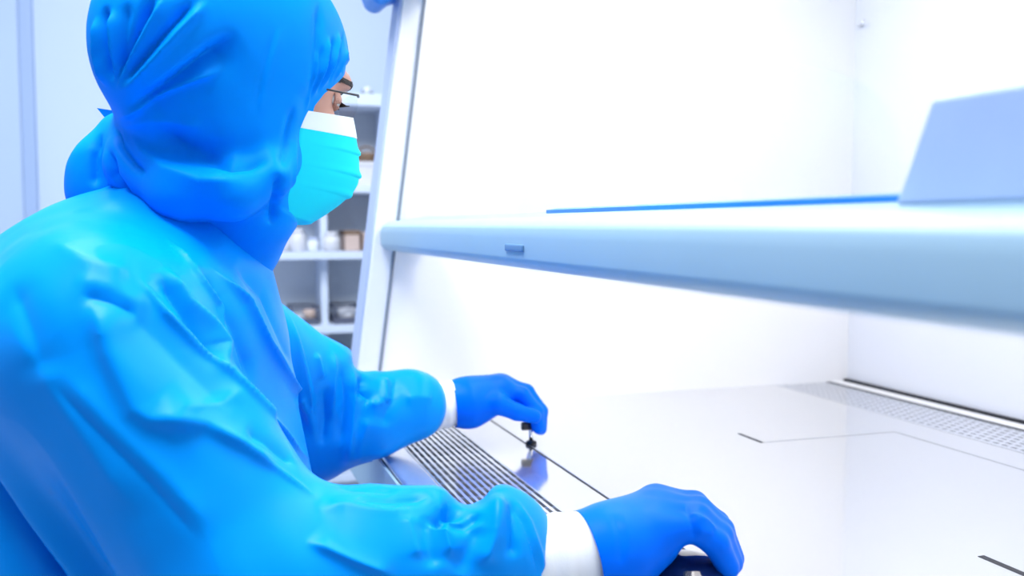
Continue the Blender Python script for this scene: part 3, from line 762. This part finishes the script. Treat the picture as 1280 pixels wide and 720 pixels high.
# woven basket on the pale carton
x, y, z = on(459, 1, .12), YF + .12, levels[1] + .0896
bk = thing('basket', 'brown woven basket standing on the pale carton', 'basket', (x, y, z))
B().lathe([(.026, 0), (.033, .003), (.038, .024), (.038, .032), (.034, .034)], (x, y, z), 28).build('basket_bowl', M['brown'], bk, smooth=True)
B().tube([(x + .034 * math.cos(a), y, z + .028 + .030 * math.sin(a)) for a in np.linspace(0, math.pi, 15)], .0035, 8).build('handle', M['brown'], bk, smooth=True)
B().lathe([(.004, .0), (.016, .006), (.014, .02), (.003, .024)], (x, y - .02, z + .014), 18).build('flower', M['tan'], bk, smooth=True)
def tray(label, u0, u1, i):
    x0, x1, y, z = on(u0, i, .04), on(u1, i, .04), YF + .04, levels[i] + .0006
    t = thing('wire_tray', label, 'tray', ((x0 + x1) / 2, y + .1, z), 'dark trays on the lower shelf')
    B().box(x0, x1, y, y + .17, z, z + .008).build('tray_floor', M['darkbox'], t, .001)
    for a in ((x0, x1, y, y + .006), (x0, x1, y + .164, y + .17), (x0, x0 + .006, y + .006, y + .164), (x1 - .006, x1, y + .006, y + .164)):
        B().box(*a, z + .008, z + .024).build('side', M['darkbox'], t)
        B().box(*a, z + .058, z + .066).build('rail', M['darkbox'], t)
    for a in ((x0, y), (x1 - .006, y), (x0, y + .164), (x1 - .006, y + .164)):
        B().box(a[0], a[0] + .006, a[1], a[1] + .006, z + .02, z + .06).build('post', M['darkbox'], t)
    return x0, x1, y, z
x0, x1, y, z = tray('dark open tray holding two white pots, in the left lower compartment', 362, 398, 3)
def pot(label, u, yy, r, hgt, m):
    x = on(u, 3, yy); t = tag(B().lathe([(r * .7, 0), (r, hgt * .2), (r * 1.05, hgt * .6), (r * .8, hgt * .9), (r * .3, hgt)], (x, YF + yy, z + .0085), 22).build('pot', m, None, smooth=True), label, 'pot', 'white pots in the dark trays')
pot('small lidded white pot in the left dark tray, nearer the person', 372, .08, .024, .036, M['jar'])
pot('larger warm white pot in the left dark tray, nearer the upright', 385, .13, .025, .048, M['tan'])
x0, x1, y, z = tray('dark open tray holding one white pot, in the right lower compartment', 416, 452, 3)
pot('round white pot alone in the right dark tray', 433, .09, .034, .056, M['jar'])
carton('carton', 'dark carton on the lowest visible shelf, left of the upright', 'box', 372, 399, 4, .19, M['darkbox'], M['darkbox'], .17)
carton('carton', 'dark carton on the lowest visible shelf, right of the upright', 'box', 424, 448, 4, .16, M['darkbox'], M['shelfback'], .17)
# small grey stapler-like box on the very top
x = on(461, 0, .08); z = levels[0] + .0006
tp = thing('tape_dispenser', 'small dark grey tape dispenser on top of the shelving', 'dispenser', (x, YF + .08, z))
B().prism([(x - .022, z), (x + .022, z), (x + .022, z + .012), (x + .010, z + .018), (x - .016, z + .026), (x - .022, z + .020)], YF + .06, YF + .10).build('dispenser_body', M['grey'], tp, .002)
B().tube([(x - .004, YF + .055, z + .020), (x - .004, YF + .105, z + .020)], .013, 18).build('tape_roll', M['shelfback'], tp, smooth=True)

# ================================================================== light
def area(name, loc, rot, sx_, sy_, power, col):
    l = bpy.data.lights.new(name, 'AREA'); l.shape = 'RECTANGLE'; l.size = sx_; l.size_y = sy_; l.energy = power; l.color = col
    o = bpy.data.objects.new(name, l); COL.objects.link(o); o.location = loc; o.rotation_euler = rot
    return o
area('ceiling_lamp', (-.25, .75, 2.95), (0, 0, 0), 1.0, 1.0, 50, (.93, .97, 1))
area('ceiling_lamp', (.1, 1.95, 2.95), (0, 0, 0), 1.3, .8, 32, (.93, .97, 1))
area('ceiling_lamp', (.2, -.8, 2.95), (0, 0, 0), 1.2, .6, 3, (.93, .97, 1))
area('shelf_fill', (.2, 2.15, 2.75), (math.radians(58), 0, 0), 1.2, .5, 11, (.95, .97, 1))  # added fill without a fixture, tilted to brighten the shelf compartments
area('cabinet_lamp', (.75, 1.0, 1.92), (0, 0, 0), .4, 1.3, 6.6, (1, .95, .90))
wd = bpy.data.worlds.new('world'); S.world = wd; wd.use_nodes = True
bg = wd.node_tree.nodes['Background']; bg.inputs[0].default_value = (.80, .90, 1, 1); bg.inputs[1].default_value = .16

S.view_settings.view_transform = 'Standard'; S.view_settings.look = 'None'
S.view_settings.gamma = 1; S.view_settings.use_curve_mapping = False
S.view_settings.exposure = 0.28
